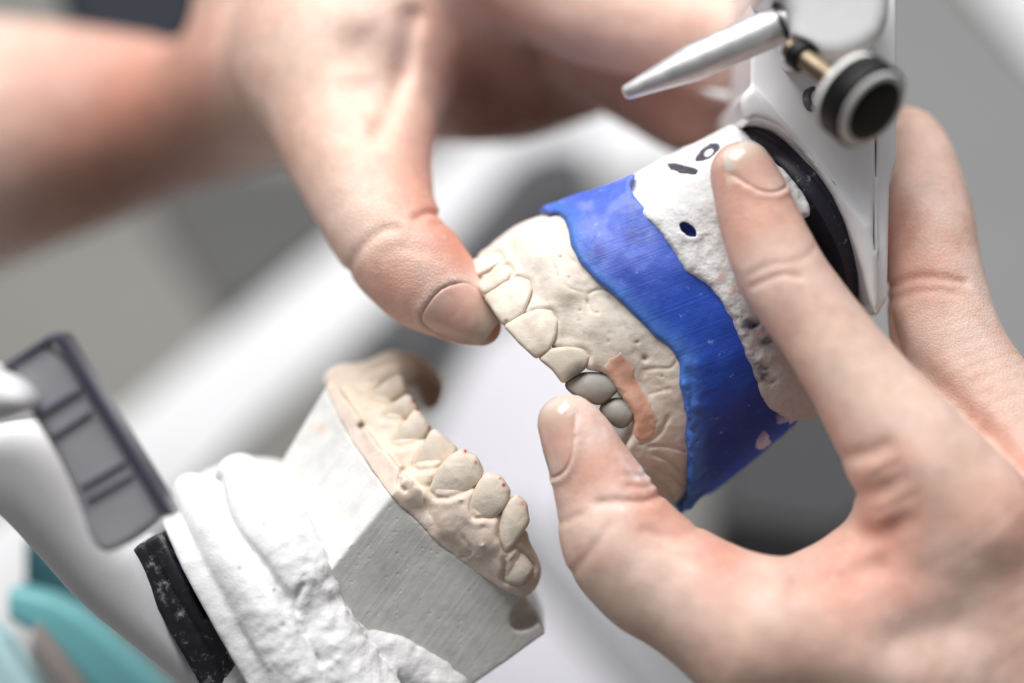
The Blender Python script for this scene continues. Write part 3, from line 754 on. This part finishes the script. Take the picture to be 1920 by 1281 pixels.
table = sculpt('guide_table', solid(tb, 30, 38, 1.2), *box_px(TB_PX, 20, 42, 14), 0.5, ACRYL, base)
EG_PX = [(96, 632), (112, 622), (122, 628), (328, 962), (322, 970), (306, 968)]
sculpt('dark_rim', solid(poly_mm(EG_PX, 38, 0), 29, 39.5, 0.6), *box_px(EG_PX, 20, 42, 14), 0.4, ACRYL_DARK, table)
EG2 = [(0, 688), (100, 624), (108, 634), (12, 698)]
sculpt('dark_rim', solid(poly_mm(EG2, 38, 0), 29, 39.0, 0.6), *box_px(EG2, 20, 42, 14), 0.4, ACRYL_DARK, table)
RIBS = [[(66, 770), (146, 722), (154, 736), (74, 786)], [(92, 816), (168, 766), (174, 776), (100, 826)], [(148, 908), (232, 860), (238, 870), (154, 920)], [(160, 932), (246, 884), (252, 894), (164, 944)]]
for r in RIBS:
    sculpt('rib', solid(poly_mm(r, 38, 0), 31, 38.8, 0.4), *box_px(r, 28, 42, 14), 0.4, ACRYL_RIB, table)
# teal and pale-blue parts under the base
lever = thing('clamp_lever', at(100, 1220, -60), 'teal and pale blue plastic lever below the white base at bottom left', 'lever')
for nm, pp, z0, z1, m in (('teal_bar', [(-60, 1085), (20, 1092), (130, 1120), (240, 1210), (360, 1330), (230, 1350), (130, 1240), (60, 1165), (-60, 1140)], -70, -56, TEAL),
                          ('dark_bar', [(-60, 900), (20, 950), (90, 1030), (160, 1110), (270, 1220), (180, 1190), (110, 1140), (20, 1120), (-60, 1120)], -92, -74, TEAL_DARK),
                          ('pale_bar', [(-80, 1120), (0, 1170), (60, 1260), (110, 1340), (-80, 1360)], -56, -40, PALE_BLUE),
                          ('brown_strip', [(20, 1120), (60, 1150), (140, 1250), (210, 1350), (150, 1350), (80, 1250), (10, 1150)], -54, -46, UMBER)):
    sculpt(nm, solid(poly_mm(pp, (z0 + z1) / 2, 1), z0, z1, 3.0), *box_px(pp, z0 - 2, z1 + 2, 4), 0.6, m, lever)

# ------------------------------------------------------------------ HANDS
def nail_frame(c, n, l):
    n = np.array(n, float); n /= np.linalg.norm(n); l = np.array(l, float); l -= n * (l @ n); l /= np.linalg.norm(l)
    return np.asarray(c, F32), n.astype(F32), l.astype(F32), np.cross(n, l).astype(F32)
def nail_region(p, nf, L, B):
    c, n, l, b = nf; q = p - c
    x, y = q @ l, q @ b
    e = (np.abs(x / L) ** 3.2 + np.abs(y / B) ** 3.2 + 1e-6) ** (1 / 3.2)
    return (e - 1) * min(L, B), q @ n, x, y
def skin_color(red, pale=(), dust=(), tan_shade=()):
    def f(p):
        c = np.tile(srgb(231, 194, 177), (len(p), 1))
        c = mixc(c, srgb(238, 214, 202), np.clip(0.5 + fbm(p, 14, 200), 0, 1) * 0.6)
        c = mixc(c, srgb(218, 170, 150), np.clip(fbm(p, 6, 204), 0, 1) * 0.35)
        for x, y, r, k in red: c = mixc(c, srgb(216, 144, 122), np.clip(spot(p, x, y, r) * k, 0, 1))
        for x, y, r, k in tan_shade: c = mixc(c, srgb(138, 84, 66), np.clip(spot(p, x, y, r) * k, 0, 1))  # brown: forearm tan, plus shade painted on the curled fingers
        for x, y, r, k in pale: c = mixc(c, srgb(240, 212, 192), np.clip(spot(p, x, y, r) * k, 0, 1))
        c = mixc(c, srgb(238, 220, 208), np.clip(fbm(p, 1.3, 231) - 0.25, 0, 1) * 0.3)
        c = mixc(c, srgb(212, 158, 136), np.clip(fbm(p, 2.4, 235) - 0.2, 0, 1) * 0.22)
        for x, y, r, k in dust:
            c = mixc(c, srgb(240, 236, 236), np.clip(spot(p, x, y, r) * k * (0.3 + 1.6 * np.clip(fbm(p, 1.0, 210), 0, 1)), 0, 1))
        return c
    return f
def make_hand(name, label, fingers, palm, nails, grooves, colour, lo, hi, h, kf):
    fs = {k: chain_pts(v, 10) for k, v in fingers.items()}
    pm = [chain_pts(v, 8) for v in palm]
    def body(p):
        pal = None
        for c in pm:
            e = chain(p, c); pal = e if pal is None else smin(pal, e, 9.0)
        d = pal
        for k, c in fs.items():
            d = smin(d, smin(pal, chain(p, c), kf), 0.6)
        return d
    def skin(p):
        d = body(p) - 0.10 * fbm(p, 6.0, 220) - 0.35 * fbm(p, 16.0, 224)
        for pts, w, dp, zm in grooves: d = d + groove(p, pts, w, dp, 8, zm)
        for (nf, L, B, fk) in nails:
            r, hgt, x, y = nail_region(p, nf, L, B)
            ok = np.clip((hgt + 4.5) / 2, 0, 1) * (np.abs(x) < L * 2) * (np.abs(hgt) < 8)
            edge = np.clip(1 - x / L, 0, 1)
            d = d + ok * (0.35 * np.exp(-(np.minimum(r, 0.3) / 0.5) ** 2) * (r < 0.3) + 0.45 * np.clip(-r / 0.5, 0, 1) - 0.32 * np.exp(-((r - 0.75) / 0.5) ** 2) * np.clip(edge, 0, 1))
        return d
    def tinted(p):
        c = colour(p)
        for (nf, L, B, fk) in nails:                       # pale dry cuticle round the nail
            r, hgt, x, y = nail_region(p, nf, L, B)
            ok = (np.abs(hgt) < 5) * (x < L * 0.8)
            c = mixc(c, srgb(244, 228, 220), 0.55 * ok * np.exp(-((r - 0.55) / 0.3) ** 2))
            c = mixc(c, srgb(200, 134, 114), 0.3 * ok * np.exp(-((r - 0.05) / 0.25) ** 2))
        return c
    hand = sculpt(name, skin, lo, hi, h, SKIN, None, tinted, smooth=5)
    for (nf, L, B, fk) in nails:
        ch = fs[fk]
        def nail(p, nf=nf, L=L, B=B, ch=ch):
            r, hgt, x, y = nail_region(p, nf, L, B)
            q = chain(p, ch) - 0.35 * fbm(p, 16.0, 224) - 0.10 * fbm(p, 6.0, 220)
            lift = 0.05 + 0.35 * np.clip((x / L + 0.2), 0, 1)
            d = smax(q - lift, r, 0.35)
            d = smax(d, -(q + 0.9), 0.2)
            return smax(d, -(hgt + 4.5), 0.3)
        def ncol(p, nf=nf, L=L, B=B):
            r, hgt, x, y = nail_region(p, nf, L, B)
            c = np.tile(srgb(228, 184, 169), (len(p), 1))
            c = mixc(c, srgb(216, 194, 176), np.clip((x / L - 0.05 + 0.1 * noise(p, 3.0, 2)) / 0.5, 0, 1) * 0.8)
            c = mixc(c, srgb(232, 206, 192), np.clip((-x / L - 0.45) / 0.2, 0, 1) * (np.abs(y) < B * .6) * 0.5)
            c = mixc(c, srgb(226, 210, 200), np.clip((x / L - 0.55) / 0.2, 0, 1) * 0.75)
            return mixc(c, srgb(240, 230, 222), np.exp(-(r / 0.3) ** 2) * 0.7 * (x > L * 0.3))
        c = nf[0]; m = max(L, B) + 2.5
        o = sculpt('fingernail', nail, c - m, c + m, 0.25, NAIL, hand, ncol)
    return tag(hand, label, 'hand', 'hands of the technician')

# right hand: thumb, index in front, middle finger behind the arm
R_F = {'thumb': [(1066, 796, 11, 56), (1086, 830, 11, 70), (1110, 880, 11.5, 80), (1138, 940, 12, 93), (1168, 1014, 13, 112), (1220, 1070, 14, 118), (1300, 1120, 17, 122), (1430, 1196, 22, 142)],
       'index': [(1392, 324, 14, 58), (1402, 352, 14, 66), (1428, 424, 15, 76), (1472, 520, 17, 84), (1552, 632, 20, 86), (1622, 736, 22, 98), (1704, 850, 24, 122), (1800, 985, 22, 160)],
       'middle': [(1640, 330, -34, 58), (1680, 262, -27, 56), (1712, 276, -22, 66), (1738, 390, -15, 82), (1752, 520, -9, 93), (1792, 680, -2, 110), (1900, 880, 4, 140)]}
R_P = [[(1800, 1000, 20, 160), (1900, 1180, 12, 230), (2050, 1420, 4, 290)],
       [(1430, 1196, 22, 132), (1560, 1200, 20, 160), (1720, 1240, 14, 220), (2000, 1420, 4, 280)],
       [(1930, 880, 0, 150), (2060, 1150, -6, 250)],
       [(1620, 1130, 16, 118), (1740, 1070, 17, 150)]]
nf_t = nail_frame(at(1029, 819, 13.5), (-0.80, -0.33, .50), (-.42, .9, 0))
nf_i = nail_frame(at(1424, 312, 17.5), (.74, .32, .58), (-.42, .9, .05))
R_G = [([(1240, 922), (1200, 934), (1150, 932), (1120, 936)], .8, .75, 5), ([(1235, 900), (1205, 908), (1170, 905)], .5, .45, 5), ([(1222, 880), (1195, 890), (1170, 885)], .5, .35, 5),
       ([(1060, 1085), (1090, 1040), (1120, 1000), (1135, 975)], .9, .28, 5), ([(1030, 985), (1060, 970), (1090, 955)], .6, .3, 5),
       ([(1300, 985), (1250, 1000), (1200, 985)], 1.2, .5, 5), ([(1330, 1030), (1280, 1035), (1230, 1015)], 1.0, .35, 5),
       ([(1398, 540), (1420, 530), (1450, 520), (1480, 525)], .5, .4, 5), ([(1392, 520), (1420, 505), (1455, 498)], .5, .25, 5), ([(1512, 470), (1490, 490), (1470, 495)], .5, .25, 5),
       ([(1570, 846), (1596, 840), (1622, 826)], 1.5, .6, 5), ([(1590, 914), (1618, 902), (1646, 886)], 1.6, .5, 5), ([(1590, 996), (1622, 980), (1652, 958)], 1.9, .6, 5), ([(1600, 880), (1620, 868), (1640, 858)], .7, .25, 5), ([(1610, 945), (1640, 930), (1664, 912)], .8, .25, 5),
       ([(1470, 1078), (1540, 1068), (1610, 1040)], 2.2, .9, 5), ([(1130, 1000), (1180, 1060)], 5.0, -.5, 5), ([(1700, 860), (1790, 980)], 6.0, -1.0, 5), ([(1600, 870), (1600, 871)], 2.6, -.8, 5), ([(1618, 945), (1618, 946)], 3.0, -1.0, 5),
       ([(1665, 600), (1720, 680), (1790, 760), (1860, 840), (1900, 900)], 2.2, 2.0, -4),
       ([(1690, 535), (1730, 520), (1780, 522), (1820, 530)], .9, .6, -30), ([(1690, 560), (1740, 545), (1800, 550)], .9, .4, -30),
       ([(1640, 1170), (1680, 1160), (1740, 1140)], 4.5, 1.6, 5)]
make_hand('hand', 'right hand at right, thumb below the grey crowns and index finger on the white plaster', R_F, R_P,
          [(nf_t, 7.2, 5.4, 'thumb'), (nf_i, 5.5, 4.7, 'index')], R_G,
          skin_color([(1110, 870, 5, .5), (1180, 840, 6, .45), (1200, 900, 5, .5), (1330, 1030, 6, .8), (1260, 960, 5, .5), (1200, 960, 4, .4), (1540, 1060, 9, .7), (1640, 1050, 6, .5), (1390, 420, 7, .45), (1365, 350, 4, .5), (1450, 370, 4, .3),
                      (1700, 420, 6, .5), (1740, 520, 7, .4), (1880, 960, 12, .5), (1500, 600, 7, .25), (1620, 840, 5, .5), (1630, 960, 6, .5), (1060, 900, 4, .3)],
                     [(1130, 1120, 8, .5), (1560, 700, 8, .5), (1480, 660, 6, .4)], [(1205, 880, 2.6, 1.0), (1180, 860, 3.5, .45), (1150, 925, 2.0, .5), (1120, 800, 4, .25), (1440, 335, 2.5, .4), (1372, 290, 2, .4)]),
          at(990, 1300, 0) - [0, 14, 56], at(2010, 190, 0) + [0, 3, 62], 0.5, 4.5)

# left hand with the forearm coming in from the left
L_F = {'thumb': [(902, 612, -7, 40), (880, 594, -7, 54), (842, 562, -8, 74), (790, 515, -10, 97), (735, 448, -14, 104), (690, 350, -22, 116), (650, 230, -34, 140), (640, 110, -46, 170)],
       'index': [(830, -110, -52, 120), (950, -74, -50, 112), (1090, 8, -48, 106), (1230, 50, -46, 98), (1390, 86, -44, 88), (1480, 130, -44, 72)],
       'middle': [(850, -60, -78, 118), (1000, -30, -80, 112), (1150, 34, -78, 100), (1290, 84, -70, 80)],
       'little': [(820, 150, -94, 120), (940, 162, -96, 106), (1060, 142, -94, 94), (1180, 118, -88, 74)],
       'ring': [(1090, 100, -74, 80), (1210, 170, -66, 76), (1296, 228, -60, 66), (1390, 242, -58, 56), (1440, 232, -58, 48)]}
L_P = [[(640, 110, -46, 168), (700, 0, -60, 200), (820, -60, -70, 160)],
       [(640, 110, -46, 160), (520, 140, -78, 165), (400, 200, -104, 138), (300, 224, -118, 142), (215, 232, -128, 168), (-40, 270, -140, 232), (-320, 330, -150, 270)],
       [(560, -40, -84, 190), (760, -50, -88, 170), (880, 20, -94, 120)],
       [(780, -60, -62, 80), (800, 60, -57, 48), (782, 160, -47, 44), (748, 256, -32, 50), (715, 330, -22, 50)]]
nf_l = nail_frame(at(862, 598, -2), (-.36, -.52, .78), (.78, -.6, 0))
L_G = [([(640, 505), (670, 460), (710, 430), (740, 425)], 1.0, .6, -30), ([(825, 398), (800, 392), (775, 405)], .8, 1.0, -30), ([(840, 412), (810, 415)], .7, .5, -30),
       ([(700, 230), (725, 150), (745, 60), (755, -20)], 2.4, 1.6, -90), ([(660, 60), (690, 100), (680, 130)], 5.0, 2.0, -100),
       ([(720, 470), (750, 460), (790, 470)], 1.2, .3, -30)]
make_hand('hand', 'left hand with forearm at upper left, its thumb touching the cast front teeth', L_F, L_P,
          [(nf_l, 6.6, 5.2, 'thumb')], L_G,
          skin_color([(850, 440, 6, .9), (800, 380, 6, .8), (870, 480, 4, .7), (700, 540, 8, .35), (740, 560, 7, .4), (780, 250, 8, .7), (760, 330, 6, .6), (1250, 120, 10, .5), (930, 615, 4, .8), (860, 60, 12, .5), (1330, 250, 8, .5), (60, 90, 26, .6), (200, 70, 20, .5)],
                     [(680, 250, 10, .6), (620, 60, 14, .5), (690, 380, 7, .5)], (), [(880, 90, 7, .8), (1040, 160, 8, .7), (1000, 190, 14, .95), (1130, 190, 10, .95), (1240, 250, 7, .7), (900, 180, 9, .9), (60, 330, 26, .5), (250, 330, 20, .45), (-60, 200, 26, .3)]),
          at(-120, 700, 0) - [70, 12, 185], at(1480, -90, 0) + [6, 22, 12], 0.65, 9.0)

# ------------------------------------------------------------------ BENCH AND THINGS LYING ON IT (far out of focus)
def flat_mat(name, c, rough=0.6): return material(name, rough=rough, spec=0.3, color=srgb(*c), mottle=0.05, mottle_scale=20)
def lamina(name, pp, z0, z1, mat, label=None, cat=None, kind=None, bev=0.001):
    """a sheet or tray on the bench whose outline runs through the given photo directions"""
    vs = [on_bench(x, y, z0) for x, y in pp]
    bm = bmesh.new()
    b = [bm.verts.new((v.x, v.y, z0)) for v in vs]; f = bm.faces.new(b)
    ext = bmesh.ops.extrude_face_region(bm, geom=[f])
    for g in ext['geom']:
        if isinstance(g, bmesh.types.BMVert): g.co.z = z1
    bmesh.ops.recalc_face_normals(bm, faces=bm.faces)
    if bev: bmesh.ops.bevel(bm, geom=[e for e in bm.edges], offset=bev, segments=2, affect='EDGES')
    bm.verts.ensure_lookup_table()
    v = np.array([x.co[:] for x in bm.verts]); fs = [tuple(q.index for q in fc.verts) for fc in bm.faces]
    bm.verts.index_update(); fs = [tuple(q.index for q in fc.verts) for fc in bm.faces]
    bm.free()
    o = link(name, v, fs, mat, None, smooth=False)
    return tag(o, label, cat, None, kind)
o = link('bench', [(-3, -2, 0), (3, -2, 0), (3, 4, 0), (-3, 4, 0)], [(0, 1, 2, 3)], flat_mat('bench_laminate', (128, 128, 124)), None, smooth=False)
tag(o, kind='structure')
lamina('paper_sheet', [(-200, 1120), (240, 780), (560, 515), (1000, 170), (1330, -80), (1500, 80), (1330, 330), (1040, 330), (930, 370), (690, 610), (440, 830), (80, 1220)], 0.0005, 0.0016, flat_mat('white_paper', (228, 228, 230)),
       'long white paper sheet crossing the bench diagonally behind the two models', 'paper', bev=0)
lamina('paper_sheet', [(900, 640), (1040, 560), (1120, 700), (1060, 1000), (1300, 1300), (1200, 1560), (560, 1560), (620, 1120), (800, 840)], 0.0005, 0.0018, flat_mat('pale_lilac_paper', (214, 213, 219)),
       'pale lilac white sheet lying on the bench under the gap between the two models', 'paper', bev=0)
lamina('tray', [(270, 320), (620, 320), (640, 450), (420, 620), (290, 420)], 0.0, 0.004, flat_mat('grey_tray', (88, 88, 87)),
       'flat grey tray on the bench below the left forearm', 'tray')
lamina('strap', [(670, 690), (960, 330), (1010, 300), (1110, 300), (1110, 420), (1020, 440), (800, 730)], 0.002, 0.010, flat_mat('dark_grey_rubber', (76, 76, 79)),
       'dark grey straight strap lying diagonally on the bench beside the blue base', 'strap')
lamina('box', [(1330, 840), (1640, 760), (1720, 1020), (1560, 1130), (1330, 1090)], 0.0, 0.03, flat_mat('dark_grey_box', (64, 64, 66)),
       'dark grey flat box on the bench seen through the right hand', 'box', bev=0.004)
lamina('mat', [(1420, 100), (1720, -60), (1850, 40), (2300, 500), (2300, 900), (1500, 900), (1400, 600)], 0.0005, 0.003, flat_mat('grey_mat', (132, 132, 132)),
       'grey bench mat at the right behind the middle finger', 'mat', bev=0)
lamina('paper_sheet', [(1790, -80), (2150, -80), (2150, 260), (1960, 130)], 0.0035, 0.0045, flat_mat('cool_white_paper', (226, 226, 228)),
       'white sheet corner on the bench at the top right corner', 'paper', bev=0)
lamina('shadow_strip', [(900, 980), (980, 950), (1330, 1330), (1260, 1400)], 0.003, 0.005, flat_mat('shadow_grey', (150, 150, 154)),
       'soft grey strip standing in for a shadow across the bench at bottom centre', 'shadow_strip', bev=0)  # strip put in for a diagonal shadow on the bench
# dark sleeve-like case behind the wrist
def case(p): return smax(poly2d(p, case_poly), np.abs(p[:, 2] + 190) - 14, 8)
case_px = [(60, -220), (420, -220), (430, 40), (350, 150), (205, 150), (130, 60)]
case_poly = poly_mm(case_px, -190, 1)
q = case_poly
o = sculpt('case', case, np.append(q.min(0) - 3, -206), np.append(q.max(0) + 3, -174), 1.2, material('navy_fabric', rough=0.7, color=srgb(44, 50, 62), mottle=0.1))
tag(o, 'dark navy case showing above the left wrist at the top edge', 'case')

# ------------------------------------------------------------------ LIGHT
def area(name, loc, target, size, power, color=(1, 1, 1), size_y=None):
    l = bpy.data.lights.new(name, 'AREA'); l.energy = power; l.color = color; l.size = size
    if size_y: l.shape = 'RECTANGLE'; l.size_y = size_y
    o = bpy.data.objects.new(name, l); COL.objects.link(o)
    o.location = W(loc); d = W(target) - o.location
    o.rotation_euler = d.to_track_quat('-Z', 'Y').to_euler()
    return o
area('key_softbox', (-260, 940, 500), (0, 0, 0), 0.8, 18.0, (1, 0.985, 0.97), 0.6)
area('ceiling_panel', (320, 1100, 0), (0, 0, 0), 0.8, 5.0, (0.97, 0.98, 1.0), 0.6)
world = bpy.data.worlds.new('World'); bpy.context.scene.world = world; world.use_nodes = True
wn, wl = world.node_tree.nodes, world.node_tree.links
bg = wn['Background']; bg.inputs['Strength'].default_value = 1.0
tcw = wn.new('ShaderNodeTexCoord'); sx = wn.new('ShaderNodeSeparateXYZ'); wl.new(tcw.outputs['Generated'], sx.inputs[0])
rp = wn.new('ShaderNodeValToRGB'); wl.new(sx.outputs['Z'], rp.inputs[0])
e0, e1 = rp.color_ramp.elements
e0.position = 0.0; e0.color = (0.07, 0.07, 0.072, 1); e1.position = 0.9; e1.color = (0.23, 0.234, 0.24, 1)
wl.new(rp.outputs['Color'], bg.inputs['Color'])

# ------------------------------------------------------------------ CAMERA
cam = bpy.data.cameras.new('camera'); co = bpy.data.objects.new('camera', cam); COL.objects.link(co)
cam.lens = LENS; cam.sensor_width = 36; cam.clip_start = 0.02; cam.clip_end = 50
co.location = W((0, 0, D)); co.rotation_euler = ROT.to_euler()
cam.dof.use_dof = True; cam.dof.focus_distance = (D - 5) * 0.001; cam.dof.aperture_fstop = FSTOP
sc = bpy.context.scene; sc.camera = co
sc.view_settings.view_transform = 'Standard'; sc.view_settings.look = 'None'; sc.view_settings.exposure = 0; sc.view_settings.gamma = 1
sc.render.engine = 'CYCLES'; sc.cycles.use_denoising = True
sc.cycles.max_bounces = 8
